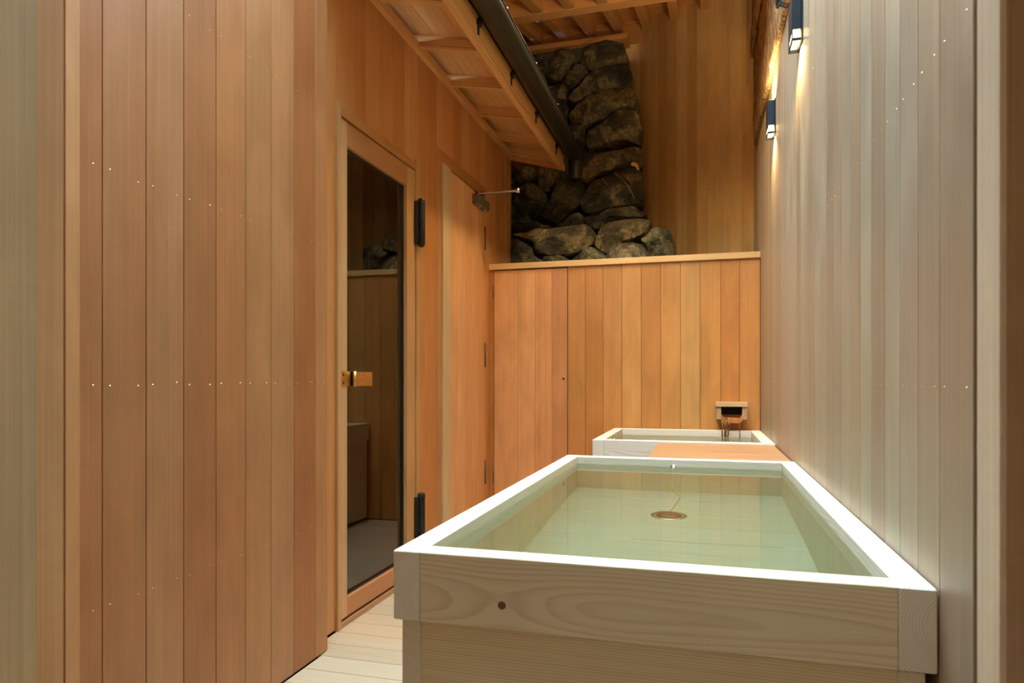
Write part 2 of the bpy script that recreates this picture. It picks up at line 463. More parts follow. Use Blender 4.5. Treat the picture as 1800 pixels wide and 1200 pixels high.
# brass pull: backplate, rolled bar, finger plate
pull = board('handle', (XD+.0052, dl0+.004, .975), (XD+.0082, dl0+.075, 1.036), 'z', BRASS, door1, bev=.0006)
tag(pull, 'aged brass pull plate')
simple('pull_bar', lambda bm: cyl_bm(bm, (XD+.022, dl0+.085, .974), (XD+.022, dl0+.085, 1.037), .008, seg=16), BRASS, pull, True)
board('finger_plate', (XD+.022, dl0+.085, .976), (XD+.025, dl0+.235, 1.035), 'z', BRASS, pull, bev=.0008)
for z in (.990, 1.022):
    simple('screw', lambda bm: lathe_bm(bm, [(.0055, 0), (.005, .0015), (.002, .002)], (XD+.0082, dl0+.018, z), Matrix.Rotation(R(90), 3, 'Y'), 12), BLACK, pull, True)
def barrel_hinge(z0, z1):
    yc = dl1+.028; xc = XD+.028; r = .019; zm = (z0+z1)/2
    h = simple('hinge', lambda bm: lathe_bm(bm, [(r*.35, z0), (r*.8, z0+.006), (r, z0+.018), (r, zm-.002), (r*.9, zm-.001)], (xc, yc, 0), seg=24), BLACK, door1)
    autosmooth(h)
    tag(h, 'black barrel closer hinge')
    autosmooth(simple('upper_barrel', lambda bm: lathe_bm(bm, [(r*.9, zm), (r, zm+.001), (r, z1-.026), (r*1.06, z1-.025), (r*1.06, z1-.008), (r*.8, z1-.001), (r*.3, z1)], (xc, yc, 0), seg=24), BLACK, h))
    board('hinge_leaf', (XD+.0052, dl1-.012, z0+.012), (XD+.022, dl1+.020, z1-.018), 'z', BLACK, h, bev=.001)
    simple('set_screw', lambda bm: cyl_bm(bm, (XD+.0225, dl1+.004, z0+.06), (XD+.0245, dl1+.004, z0+.06), .004, seg=10), STEEL, h)
barrel_hinge(1.675, 1.922); barrel_hinge(.182, .428)

# flush door of cedar boards with closer
tr = board('trim_6', (XD-.04, D2[0]+.068, .0), (XD+.010, D2[0]+.190, 2.215), 'z', CEDAR_PALE, tint=srgb(236, 208, 160)); tag(tr, 'pale grooved strip beside the flush door', kind='structure')
tr = board('trim_7', (XD-.035, D2[0], .0), (XD+.002, D2[0]+.066, D2[2]), 'z', CEDAR_PALE, tint=srgb(212, 156, 98)); tag(tr, 'flush jamb board left of the pale grooved strip', kind='structure')
tr = board('trim_8', (XD-.035, D2[0]+.067, 2.216), (XD+.002, D2[1], D2[2]), 'y', CEDAR_PALE, tint=srgb(204, 138, 80)); tag(tr, 'flush head board above the boarded door', kind='structure')
tr = board('trim_9', (XD-.035, 4.336, .0), (XD+.002, D2[1], 2.215), 'z', CEDAR, tint=C_HOUSE[2]); tag(tr, 'jamb board on the hinge side of the flush boarded door', kind='structure')
e0, e1, ez = D2[0]+.194, 4.332, 2.208
door2 = board('door_2', (XD-.035, e0, .012), (XD-.008, e1, ez), 'z', DARKWOOD); tag(door2, 'flush cedar boarded door with grey closer', kind='structure')
n = 5
for i in range(n):
    a = e0+(e1-e0)*i/n; c = e0+(e1-e0)*(i+1)/n
    board('board', (XD-.008, a+.0004, .012), (XD+.003, c-.0004, ez), 'z', CEDAR, door2, tint=[srgb(214,162,112), srgb(218,168,116), srgb(212,158,106), srgb(216,164,114), srgb(210,154,100)][i])
for z0 in (1.875, 1.095, .318):
    h = simple('hinge', lambda bm: cyl_bm(bm, (XD+.008, e1+.003, z0), (XD+.008, e1+.003, z0+.145), .006, seg=12), GREYPAINT, door2, True)
    for zz in (z0-.006, z0+.145):
        simple('hinge_cap', lambda bm: lathe_bm(bm, [(.003, zz-.002), (.0065, zz), (.0065, zz+.004), (.003, zz+.007)], (XD+.008, e1+.003, 0), seg=12), GREYPAINT, h, True)
closer = board('closer', (XD+.004, 4.080, 2.115), (XD+.050, 4.300, 2.170), 'y', GREYPAINT, door2, bev=.003); tag(closer, 'grey door closer body')
def arm(bm):
    el = Vector((-1.13, 4.16, 2.196)); p0 = Vector((XD+.027, 4.11, 2.184)); p1 = Vector((XD+.012, 4.27, 2.228))
    for p, dz in ((p0, -.004), (p1, .004)):
        d = (el-p).normalized(); s = Vector((0, 0, 1)).cross(d)*.010
        vs = []
        for e in (p, el):
            for q in (-s, s):
                for z in (-.003, .003): vs.append(bm.verts.new(e + q + Vector((0, 0, z+dz))))
        for f in ((0, 1, 3, 2), (4, 6, 7, 5), (0, 4, 5, 1), (2, 3, 7, 6), (0, 2, 6, 4), (1, 5, 7, 3)): bm.faces.new([vs[i] for i in f])
simple('closer_arm', arm, STEEL, closer)
simple('arm_pivot', lambda bm: cyl_bm(bm, (-1.13, 4.16, 2.183), (-1.13, 4.16, 2.210), .013, seg=16), STEEL, closer, True)
simple('spindle', lambda bm: cyl_bm(bm, (XD+.027, 4.11, 2.170), (XD+.027, 4.11, 2.192), .010, seg=14), BLACK, closer, True)
board('arm_shoe', (XD+.0025, 4.25, 2.2175), (XD+.020, 4.295, 2.240), 'y', GREYPAINT, closer, bev=.002)
for yy in (4.15, 4.25):
    simple('valve_screw', lambda bm: cyl_bm(bm, (XD+.030, yy, 2.107), (XD+.030, yy, 2.1155), .008, seg=12), STEEL, closer, True)

# ------------------------------------------------------------------ low far wall with gate
wf = simple('wall_far', lambda bm: bm_box(bm, (-.862, YF+.012, 0), (XR, YF+.05, 1.75)), DARKWOOD); tag(wf, 'low far fence wall of orange cedar boards behind the small tub', kind='structure')
fx = [-.866, -.749, -.633, -.511, -.387, -.266, -.142, -.021, .102, .214, .334]
nf = []
for i, (a, c) in enumerate(zip(fx, fx[1:])):
    board('board', (a+GAP, YF, .006), (c-GAP, YF+.011, 1.75), 'z', CEDAR, wf, tint=C_FENCE[[0,1,0,2,1,3,4,3,1,0][i]])
    for z in (.99, 1.49): nf += [((a+.02, YF, z), (0, -1, 0)), ((c-.02, YF, z), (0, -1, 0))]
nail_field('nails', wf, nf, r=.0022)
board('board', (XD, YF, .006), (-1.381, YF+.011, 1.75), 'z', CEDAR, wf, tint=C_FENCE[1])
cap = board('trim_10', (XD, YF-.014, 1.751), (XR-.001, YF+.07, 1.790), 'x', CEDAR_PALE, bev=.002, tint=tuple(q*1.3 for q in srgb(236, 196, 134))); tag(cap, 'pale cap rail along the low far fence', kind='structure')
gate = simple('door_3', lambda bm: bm_box(bm, (-1.376, YF+.012, .015), (-.870, YF+.04, 1.742)), DARKWOOD); tag(gate, 'boarded gate in the low far fence with round lock', kind='structure')
gx = [-1.378, -1.21, -1.091, -.974, -.8695]
for i, (a, c) in enumerate(zip(gx, gx[1:])):
    board('board', (a+GAP*.8, YF, .015), (c-GAP*.8, YF+.011, 1.743), 'z', CEDAR, gate, tint=[srgb(220,164,108), srgb(222,166,110), srgb(216,156,100), srgb(196,136,88)][i])
lock = simple('lock', lambda bm: lathe_bm(bm, [(.012, 0), (.012, .003), (.009, .004)], (-.893, YF, 1.011), Matrix.Rotation(R(90), 3, 'X'), 20), CHROME, gate, True)
simple('keyhole', lambda bm: lathe_bm(bm, [(.006, .004), (.006, .0048), (.002, .005)], (-.893, YF, 1.011), Matrix.Rotation(R(90), 3, 'X'), 14), VOID, lock)
for z in (1.56, .3): simple('hinge', lambda bm: cyl_bm(bm, (-1.379, YF-.004, z), (-1.379, YF-.004, z+.09), .004, seg=10), GREYPAINT, gate, True)

# ------------------------------------------------------------------ right wall
wr = simple('wall_right', lambda bm: bm_box(bm, (XR+.0125, .605, -.026), (XR+.06, 5.12, 4.8)), DARKWOOD); tag(wr, 'long right wall of pale vertical cedar boards', kind='structure')  # height beyond view raised to cut sky light on the left wall
ry = [.612, .70, .80, .905, .97, 1.012, 1.143, 1.248, 1.355, 1.462, 1.569, 1.676, 1.78, 1.892, 2.002, 2.108]
while ry[-1] < 4.9: ry.append(ry[-1] + .1085)
ry[-1] = 4.985
nr = []
tl = [0, 2, 0, 4, 4, 3, 1, 4, 2, 3, 2, 5, 0, 1, 3, 4, 0, 1, 5, 2, 3]
for i, (a, c) in enumerate(zip(ry, ry[1:])):
    if a == .97: continue             # open shadow gap where the wall meets the doorway
    board('board', (XR, a+GAP*.8, .004), (XR+.0115, c-GAP*.8, 2.9), 'z', CEDAR, wr, tint=C_RIGHT[tl[i % len(tl)]])
    for z in (.99, 1.49, 1.99, 2.49):
        if a > 1.0: nr += [((XR, a+.022, z), (-1, 0, 0)), ((XR, c-.022, z), (-1, 0, 0))]
nail_field('nails', wr, nr)

# ------------------------------------------------------------------ oblique tall wall behind the fence
A = Vector((XR, 4.985, 0)); Bp = Vector((-1.02, 6.08, 0))
dirw = (Bp-A).normalized(); nrm = Vector((-dirw.y, dirw.x, 0)); 
if nrm.y > 0: nrm = -nrm
angw = math.atan2(dirw.y, dirw.x)
Mw = Matrix.Rotation(angw, 3, 'Z')
wt = empty('wall_far_tall', A); tag(wt, 'tall weathered cedar wall behind the low fence and stones', kind='structure')
ln = (Bp-A).length
kk = 0; s = 0.002
while s < ln-.06:
    w = .0985
    c = A + dirw*(s+w/2) - nrm*.006; 
    board('board', (c.x-w/2+GAP*.6, c.y-.0055, .0), (c.x+w/2-GAP*.6, c.y+.0055, 3.96), 'z', CEDAR_FAR, wt, tint=C_TALL[(kk*2+kk//3) % 5], M=Mw)
    s += w; kk += 1
cB = A + dirw*(ln/2) - nrm*.03
board('backing', (cB.x-ln/2, cB.y-.015, 0), (cB.x+ln/2, cB.y+.015, 3.96), 'z', DARKWOOD, wt, bev=0, M=Mw)

# ------------------------------------------------------------------ doorway the view looks through, and the room it belongs to
wn = simple('wall_near', lambda bm: (bm_box(bm, (-1.52, .48, 0), (-.722, .592, 2.42)), bm_box(bm, (.245, .48, 0), (1.0, .592, 2.42)), bm_box(bm, (-.722, .48, 2.03), (.245, .592, 2.42)),
    bm_box(bm, (-1.52, -1.65, 0), (-1.45, .48, 2.42)), bm_box(bm, (.95, -1.65, 0), (1.0, .48, 2.42)), bm_box(bm, (-1.45, -1.65, 0), (.95, -1.6, 2.42)), bm_box(bm, (-1.52, .40, 2.475), (1.0, .592, 4.8))), CEDAR_PALE)  # last box: unseen upper facade, added to hold back sky from behind the view
wn.color = srgb(120, 84, 50); wn['seed'] = 3.0; tag(wn, 'near wall of the room the doorway opens from', kind='structure')  # dark brown picked to limit bounce onto the tub front
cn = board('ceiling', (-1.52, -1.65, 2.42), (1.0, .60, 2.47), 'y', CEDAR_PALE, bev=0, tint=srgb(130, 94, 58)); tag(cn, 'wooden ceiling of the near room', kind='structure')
JT = srgb(222, 186, 140)
tr = board('trim_11', (-.724, .568, 0), (-.690, .600, 2.03), 'z', CEDAR, bev=0, tint=srgb(216, 166, 114)); tag(tr, 'blurred orange outer strip of the left doorway jamb', kind='structure')
tr = board('trim_12', (-.724, .455, 0), (-.690, .5682, 2.03), 'z', CEDAR, bev=0, tint=srgb(206, 178, 134)); tag(tr, 'blurred pale left doorway jamb at the picture edge', kind='structure')
tr = board('trim_13', (.200, .551, 0), (.250, .598, 2.03), 'z', CEDAR, bev=.003, tint=srgb(226, 204, 170)); tag(tr, 'blurred pale right doorway jamb at the picture edge', kind='structure')
tr = board('trim_14', (-.724, .50, 2.0), (.25, .598, 2.035), 'x', CEDAR, tint=JT); tag(tr, 'head of the near doorway', kind='structure')

ld = bpy.data.lights.new('near_room_fill', 'POINT'); ld.energy = 11.0; ld.color = (1.0, .62, .24); ld.shadow_soft_size = .12  # fill light added behind the view to warm the tub front
lo_ = bpy.data.objects.new('near_room_fill', ld); col.objects.link(lo_); lo_.location = (-.25, -.7, 2.25)

# ------------------------------------------------------------------ bathing room behind the glass door
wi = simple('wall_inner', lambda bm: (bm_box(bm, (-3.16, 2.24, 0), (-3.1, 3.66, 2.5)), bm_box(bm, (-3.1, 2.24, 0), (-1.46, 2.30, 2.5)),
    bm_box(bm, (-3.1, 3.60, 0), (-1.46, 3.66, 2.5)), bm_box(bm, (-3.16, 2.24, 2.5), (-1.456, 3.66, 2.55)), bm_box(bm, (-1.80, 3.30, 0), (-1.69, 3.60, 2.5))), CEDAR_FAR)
wi.color = srgb(70, 48, 30); wi['seed'] = 9.0; tag(wi, 'dark room walls seen through the glass door', kind='structure')  # dark brown stands in for the unlit depth of this room
for i in range(2):
    board('board', (-1.69+i*.117, 3.285, 0), (-1.69+(i+1)*.117-.002, 3.299, 2.5), 'z', CEDAR, wi, tint=[srgb(226, 182, 124), srgb(214, 164, 104)][i])

ld = bpy.data.lights.new('bathing_room_fill', 'POINT'); ld.energy = 26.0; ld.color = (1.0, .74, .42); ld.shadow_soft_size = .06  # unseen fill added to brighten the boards behind the glass
lo_ = bpy.data.objects.new('bathing_room_fill', ld); col.objects.link(lo_); lo_.location = (-1.66, 2.95, 2.36)

# ------------------------------------------------------------------ eave over the house wall
ev = empty('eave_roof', (-1.2, 3.6, 2.6)); tag(ev, 'timber eave with rafters above the doors', kind='structure')
sl = -.20
def eave_z(x): return 2.685 + (x+1.40)*sl
for yy in (2.30, 2.755, 3.21, 3.665, 4.12, 4.575, 4.945):
    p0 = Vector((-1.43, yy, eave_z(-1.43)+.03)); p1 = Vector((-1.036, yy, eave_z(-1.036)+.03)); c = (p0+p1)/2; L = (p1-p0).length
    o = board('rafter', (c.x-L/2, yy-.022, c.z-.03), (c.x+L/2, yy+.022, c.z+.03), 'x', PINE, ev, M=Matrix.Rotation(math.atan(-sl), 3, 'Y'), pith=[.05, .03, 0])
for i in range(3):
    w = .150; x0 = -1.45+i*w; xm = x0+w/2; zc = eave_z(xm)+.068
    board('plank', (x0+.001, 2.25, zc-.007), (x0+w*1.02-.001, 4.975, zc+.007), 'y', PINE, ev, M=Matrix.Rotation(math.atan(-sl), 3, 'Y'), pith=[random.uniform(-.03, .03), .022, 0])
board('fascia', (-1.035, 2.22, 2.560), (-1.0, 4.975, 2.652), 'y', PINE, ev, pith=[.2, .1, 0])
board('fascia_cap', (-1.04, 2.22, 2.653), (-.992, 4.975, 2.668), 'y', CEDAR_PALE, ev, tint=srgb(196, 150, 88))
def barge(bm):
    a = [(-1.43, eave_z(-1.43)-.014), (-.995, 2.556), (-.995, 2.60), (-1.43, eave_z(-1.43)+.085)]
    f = [bm.verts.new((x, 4.976, z)) for x, z in a]; g = [bm.verts.new((x, 5.0, z)) for x, z in a]
    bm.faces.new(f); bm.faces.new(g[::-1])
    for i in range(4): bm.faces.new((f[i], g[i], g[(i+1) % 4], f[(i+1) % 4]))
o = simple('barge_board', barge, CEDAR_PALE, ev); o.color = srgb(216, 150, 84); o['seed'] = 2.0
simple('roofing', lambda bm: [bm.faces.new([bm.verts.new(p) for p in q]) for q in (((-1.47, 2.22, 2.80), (-.97, 2.22, 2.695), (-.97, 5.0, 2.695), (-1.47, 5.0, 2.80)), ((-1.47, 2.22, 2.79), (-1.47, 5.0, 2.79), (-.97, 5.0, 2.685), (-.97, 2.22, 2.685)))], GUTTER, ev)

# unseen boxes added around the house to block sky light from the left
wu = simple('house_sky_block', lambda bm: (bm_box(bm, (-1.60, 2.24, 2.712), (-1.452, 6.3, 4.8)), bm_box(bm, (-2.1, 3.67, 0), (-1.457, 4.98, 2.711)), bm_box(bm, (-2.1, 4.9, 0), (-2.02, 6.3, 4.8)), bm_box(bm, (-2.1, 4.9, 2.715), (-1.55, 6.3, 2.76))), CEDAR_FAR); wu.color = srgb(120, 80, 44); wu['seed'] = 5.0
tag(wu, 'added unseen mass above the eave blocking sky light from the left', kind='structure')
# gutter with brackets and outlet
gt = empty('gutter', (-.93, 3.6, 2.625)); tag(gt, 'dark half round gutter hanging along the eave edge', 'gutter')
GX, GZ, GR = -.925, 2.687, .062
def half(bm):
    N = 20; ro, ri = GR, GR-.003; ya, yb = 2.15, 5.10
    rings = []
    for yv in (ya, yb):
        o_ = [bm.verts.new((GX+ro*math.cos(math.pi+math.pi*i/N), yv, GZ+ro*math.sin(math.pi+math.pi*i/N)*1.0)) for i in range(N+1)]
        i_ = [bm.verts.new((GX+ri*math.cos(math.pi+math.pi*i/N), yv, GZ+ri*math.sin(math.pi+math.pi*i/N))) for i in range(N+1)]
        rings.append((o_, i_))
    (o0, i0), (o1, i1) = rings
    for k in range(N):
        bm.faces.new((o0[k], o0[k+1], o1[k+1], o1[k])); bm.faces.new((i0[k], i1[k], i1[k+1], i0[k+1]))
        bm.faces.new((o0[k], i0[k], i0[k+1], o0[k+1])); bm.faces.new((o1[k], o1[k+1], i1[k+1], i1[k]))
    bm.faces.new((o0[0], o1[0], i1[0], i0[0])); bm.faces.new((o0[N], i0[N], i1[N], o1[N]))
    bm.faces.new(o1)   # end cap
autosmooth(simple('trough', half, GUTTER, gt))
simple('rim_bead', lambda bm: cyl_bm(bm, (GX+GR, 2.15, GZ), (GX+GR, 5.10, GZ), .004, seg=10), GUTTER, gt, True)
out_ = autosmooth(simple('outlet', lambda bm: lathe_bm(bm, [(.044, 2.500), (.056, 2.500), (.056, 2.514), (.053, 2.517), (.053, 2.600), (.058, 2.640), (.040, 2.655)], (GX, 5.055, 0), seg=28), GUTTER, gt))
simple('outlet_mouth', lambda bm: lathe_bm(bm, [(.050, 2.4985), (.050, 2.4995)], (GX, 5.055, 0), seg=24), VOID, out_)
for yy in (2.42, 2.98, 3.54, 4.10, 4.70):
    hk = simple('bracket', lambda bm: (bm_box(bm, (-.9998, yy-.008, 2.588), (-.994, yy+.008, 2.664), .001), bm_box(bm, (-.9998, yy-.020, 2.628), (-.986, yy+.020, 2.660), .002)), HOOK, gt)
    simple('wire', lambda bm: tube_bm(bm, [(-.996, yy, 2.668), (-.96, yy, 2.700), (GX, yy, 2.706), (GX+GR, yy, 2.693)], .002, 6), CHROME, hk)
    simple('clip', lambda bm: (lathe_bm(bm, [(.002, -.004), (.0055, 0), (.002, .005)], (GX+GR+.004, yy, GZ+.002), Matrix.Rotation(R(90), 3, 'Y'), 10)), CHROME, hk, True)

# ------------------------------------------------------------------ farther roof above the stone wall
rr = empty('far_roof', (-.6, 5.2, 3.6)); tag(rr, 'far timber roof with exposed rafters over the stone wall', kind='structure')
board('purlin', (-1.7, 4.66, 3.568), (.285, 4.75, 3.70), 'x', PINE, rr, tint=(1, .95, .88), pith=[.03, .16, 0])
sr = .284
def far_z(yv): return 3.60 + (yv-4.70)*sr
Mr = Matrix.Rotation(math.atan(sr), 3, 'X')
for xx in (-1.34, -1.115, -.89, -.665, -.44, -.215, .01):
    L = 3.40; yc = 4.92; zc = far_z(yc)+.04  # carried forward past the purlin, out of view, to keep sky off the far end
    board('rafter', (xx-.034, yc-L/2, zc-.055), (xx+.034, yc+L/2, zc+.045), 'y', PINE, rr, M=Mr, tint=(.95, .9, .84), pith=[.05, .04, 0])
for i in range(20):
    yv = 3.20+i*.175; zc = far_z(yv+.08)+.088
    board('plank', (-1.7, yv+.001, zc-.008), (.285, yv+.176, zc+.008), 'x', PINE, rr, M=Mr, tint=(.95, .92, .8), pith=[.03, random.uniform(-.05, .05), 0])
simple('roofing', lambda bm: bm_box(bm, (-1.4, -1.78, -.01), (1.0, 1.78, .02)), GUTTER, rr, loc=(0, 0, 0))
q = rr.children[-1]; q.rotation_euler = (math.atan(sr), 0, 0); q.location = (-.70, 4.95, far_z(4.95)+.125)

dlt = simple('fill_light', lambda bm: lathe_bm(bm, [(.045, 0), (.05, .004), (.05, .09), (.03, .10)], (-.50, 3.75, 3.215), seg=24), BLACK, None, True)  # invented fixture, added to brighten the fence and small tub
tag(dlt, 'added unseen black downlight under the far roof above the small tub', 'lamp')
ld = bpy.data.lights.new('fill_light_beam', 'SPOT'); ld.energy = 165.0; ld.color = (1.0, .77, .42); ld.spot_size = R(140); ld.spot_blend = .9; ld.shadow_soft_size = .045
lo_ = bpy.data.objects.new('fill_light_beam', ld); col.objects.link(lo_); lo_.location = (-.50, 3.75, 3.205)

# ------------------------------------------------------------------ stone wall
TH = math.atan(337/1200); SN, CS = math.sin(TH), math.cos(TH)
def on_y(u, v, Y):
    r = (u-900)/1200; t = (CS + r*SN); kq = Y/t
    return Vector((kq*(-SN + r*CS), Y, 1+kq*(668-v)/1200))
ws = simple('wall_stone', lambda bm: (bm_box(bm, (-2.0, 5.62, 0), (-.60, 5.9, 3.66)),), MORTAR)
tag(ws, 'dark rough stone retaining wall behind the fence', kind='structure')
board('top_plate', (-1.9, 5.44, 3.705), (-.58, 5.62, 3.745), 'x', PINE, ws, tint=(.9, .85, .75))
mb_ = simple('mortar_bed', lambda bm: bm_box(bm, (-1.9, 5.50, 3.60), (-.62, 5.62, 3.704), .01), MORTAR, ws)
board('frieze_board', (-1.9, 5.63, 3.746), (-.5, 5.65, 4.0), 'x', PINE, ws, tint=(.8, .74, .66))
simple('bank', lambda bm: bm_box(bm, (-2.0, 4.62, -.02), (-.1, 5.62, .9)), EARTH, ws)

def stone(poly, Y, depth=.28, bulge=.07, tint=1.0, scl=1.025):
    pts = [on_y(u, v, Y) for u, v in poly]
    c = sum(pts, Vector())/len(pts)
    pts = [c + (p-c)*scl for p in pts]
    # resample and round the outline
    P = []
    m = len(pts); per = [(pts[(i+1) % m]-pts[i]).length for i in range(m)]; tot = sum(per); N = 36
    for k in range(N):
        d = tot*k/N; i = 0
        while d > per[i]: d -= per[i]; i += 1
        P.append(pts[i].lerp(pts[(i+1) % m], d/per[i]))
    for _ in range(1): P = [(P[k-1]+P[k]*2+P[(k+1) % N])/4 for k in range(N)]
    bm = bmesh.new(); rings = []
    rad = math.sqrt(tot)*.1
    sd = random.uniform(0, 100)
    fac = []
    for k in range(6):
        an = random.uniform(0, 6.28); sl_ = random.uniform(.15, .75)
        fac.append((math.cos(an)*sl_, math.sin(an)*sl_, bulge*random.uniform(.75, 1.5)))
    for s_, dy in ((.90, depth), (1.0, depth*.45), (1.0, .03), (.97, -bulge*.30), (.925, -bulge*.62), (.80, -bulge*.78), (.64, -bulge*.86), (.46, -bulge*.92), (.25, -bulge)):
        ring = []
        for p in P:
            q_ = c + (p-c)*s_
            if dy < 0:
                g_ = min([-dy*1.25] + [h_ + (q_.x-c.x)*a_ + (q_.z-c.z)*b2 for a_, b2, h_ in fac])
                q_.y -= max(g_, -.02)
            else: q_.y += dy
            nv = noise.noise_vector(q_*4.5+Vector((sd, 0, 0)))*.045 + noise.noise_vector(q_*13+Vector((0, sd, 0)))*.022
            if dy > depth*.4: nv *= .3
            nv.x *= .5; nv.z *= .5; nv.y *= 1.5
            ring.append(bm.verts.new(q_ - c + nv))
        rings.append(ring)
    for a, b_ in zip(rings, rings[1:]):
        for i in range(N):
            j = (i+1) % N; bm.faces.new((a[i], a[j], b_[j], b_[i]))
    bm.faces.new(rings[0][::-1]); bm.faces.new(rings[-1])
    me = bm_mesh(bm, 'stone', True)
    try: me.set_sharp_from_angle(angle=R(26))
    except Exception: pass
    o = link('stone', me, STONE, ws, c); o['seed'] = sd
    tt = tint if isinstance(tint, tuple) else (tint, tint, tint)
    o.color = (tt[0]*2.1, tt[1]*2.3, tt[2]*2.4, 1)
    return o
def A4(l): return [(880+x/4.616, 40+y/4.616) for x, y in l]
def A5(l): return [(880+x/5.625, 270+y/5.625) for x, y in l]
UP = 5.46; LO = 5.02
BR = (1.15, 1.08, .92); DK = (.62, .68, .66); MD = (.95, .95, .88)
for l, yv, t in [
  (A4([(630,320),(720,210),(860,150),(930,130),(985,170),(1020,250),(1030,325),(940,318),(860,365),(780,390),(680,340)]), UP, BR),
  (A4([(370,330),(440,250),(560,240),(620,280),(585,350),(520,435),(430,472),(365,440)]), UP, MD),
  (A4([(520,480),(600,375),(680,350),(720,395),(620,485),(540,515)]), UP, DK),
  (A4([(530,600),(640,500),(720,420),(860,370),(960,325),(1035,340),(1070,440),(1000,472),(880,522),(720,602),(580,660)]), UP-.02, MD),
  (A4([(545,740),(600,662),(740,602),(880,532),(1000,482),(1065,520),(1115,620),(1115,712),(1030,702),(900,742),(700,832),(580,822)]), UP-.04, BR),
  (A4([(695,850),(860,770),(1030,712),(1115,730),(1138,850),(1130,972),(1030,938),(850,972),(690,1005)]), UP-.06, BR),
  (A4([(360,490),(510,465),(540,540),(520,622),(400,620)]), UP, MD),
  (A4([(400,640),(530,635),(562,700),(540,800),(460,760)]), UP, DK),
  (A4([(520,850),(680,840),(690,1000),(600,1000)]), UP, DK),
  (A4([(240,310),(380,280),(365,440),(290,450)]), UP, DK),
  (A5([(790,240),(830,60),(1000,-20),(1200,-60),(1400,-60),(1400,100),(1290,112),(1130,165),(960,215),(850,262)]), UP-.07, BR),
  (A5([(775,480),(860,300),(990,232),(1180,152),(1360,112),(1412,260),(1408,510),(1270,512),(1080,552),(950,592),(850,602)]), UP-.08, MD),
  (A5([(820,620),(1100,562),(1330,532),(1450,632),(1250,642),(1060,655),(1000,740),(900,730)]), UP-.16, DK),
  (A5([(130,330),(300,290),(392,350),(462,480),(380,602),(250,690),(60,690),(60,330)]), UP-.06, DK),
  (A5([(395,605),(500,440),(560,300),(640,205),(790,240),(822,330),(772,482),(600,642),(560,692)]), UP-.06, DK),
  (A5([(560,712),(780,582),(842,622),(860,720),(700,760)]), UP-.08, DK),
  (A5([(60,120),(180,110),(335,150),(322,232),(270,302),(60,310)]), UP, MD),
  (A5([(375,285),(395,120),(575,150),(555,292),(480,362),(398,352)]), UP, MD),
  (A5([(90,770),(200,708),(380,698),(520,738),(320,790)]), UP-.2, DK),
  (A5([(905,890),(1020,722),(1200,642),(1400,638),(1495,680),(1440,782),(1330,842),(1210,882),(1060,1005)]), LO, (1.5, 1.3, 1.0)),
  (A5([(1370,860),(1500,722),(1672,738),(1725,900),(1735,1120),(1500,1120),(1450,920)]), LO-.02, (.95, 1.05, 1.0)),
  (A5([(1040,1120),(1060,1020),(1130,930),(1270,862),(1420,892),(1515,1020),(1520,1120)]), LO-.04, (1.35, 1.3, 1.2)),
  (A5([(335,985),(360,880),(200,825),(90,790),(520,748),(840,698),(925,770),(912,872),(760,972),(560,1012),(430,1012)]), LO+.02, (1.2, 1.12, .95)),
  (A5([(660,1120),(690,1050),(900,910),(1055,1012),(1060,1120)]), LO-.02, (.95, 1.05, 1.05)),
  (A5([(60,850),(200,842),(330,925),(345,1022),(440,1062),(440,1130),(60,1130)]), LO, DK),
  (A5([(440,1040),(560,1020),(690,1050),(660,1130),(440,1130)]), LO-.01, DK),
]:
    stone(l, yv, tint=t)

# ------------------------------------------------------------------ cedar bark hung on the right wall
def bark(name, label, xf, z0, z1, y0, y1, th):
    bm = bmesh.new(); ny, nz = 90, 26
    F = []
    for j in range(nz+1):
        row = []
        for i in range(ny+1):
            yv = y0+(y1-y0)*i/ny; e = noise.noise(Vector((yv*2.2, z0, 3.0)))*.035 + noise.noise(Vector((yv*11, z0, 1.0)))*.012
            zz = (z0+e) + (z1-z0-e)*(j/nz)**1.3
            x = xf + noise.noise(Vector((yv*9, zz*4, z0)))*.008 + noise.noise(Vector((yv*30, zz*14, z0)))*.006 - (.010 if j == 0 else 0)*-1
            row.append(bm.verts.new((x, yv, zz)))
        F.append(row)
    Bk = [[bm.verts.new((xf+th, v.co.y, v.co.z)) for v in (F[0][i], F[nz][i])] for i in range(ny+1)]
    for j in range(nz):
        for i in range(ny): bm.faces.new((F[j][i], F[j][i+1], F[j+1][i+1], F[j+1][i]))
    for i in range(ny):
        bm.faces.new((F[0][i], Bk[i][0], Bk[i+1][0], F[0][i+1])); bm.faces.new((F[nz][i], F[nz][i+1], Bk[i+1][1], Bk[i][1]))
        bm.faces.new((Bk[i][0], Bk[i][1], Bk[i+1][1], Bk[i+1][0]))
    for i in (0, ny): bm.faces.new([F[j][i] for j in range(nz+1)] + [Bk[i][1], Bk[i][0]])
    c = Vector((xf+th/2, (y0+y1)/2, z0))
    for v in bm.verts: v.co -= c
    o = link(name, bm_mesh(bm, name, True), BARK, None, c)
    try: o.data.set_sharp_from_angle(angle=R(50))
    except Exception: pass
    return tag(o, label, 'bark', 'bark slabs above the right wall')
bark('bark_slab', 'lower rough bark slab hanging at the top of the right wall', .316, 2.535, 3.25, .62, 4.75, .018)
bark('bark_slab', 'upper bark slab overlapping the one below, at the top edge of the picture', .296, 3.13, 4.8, .62, 4.75, .018)  # unseen top raised along with the wall to hold back sky light
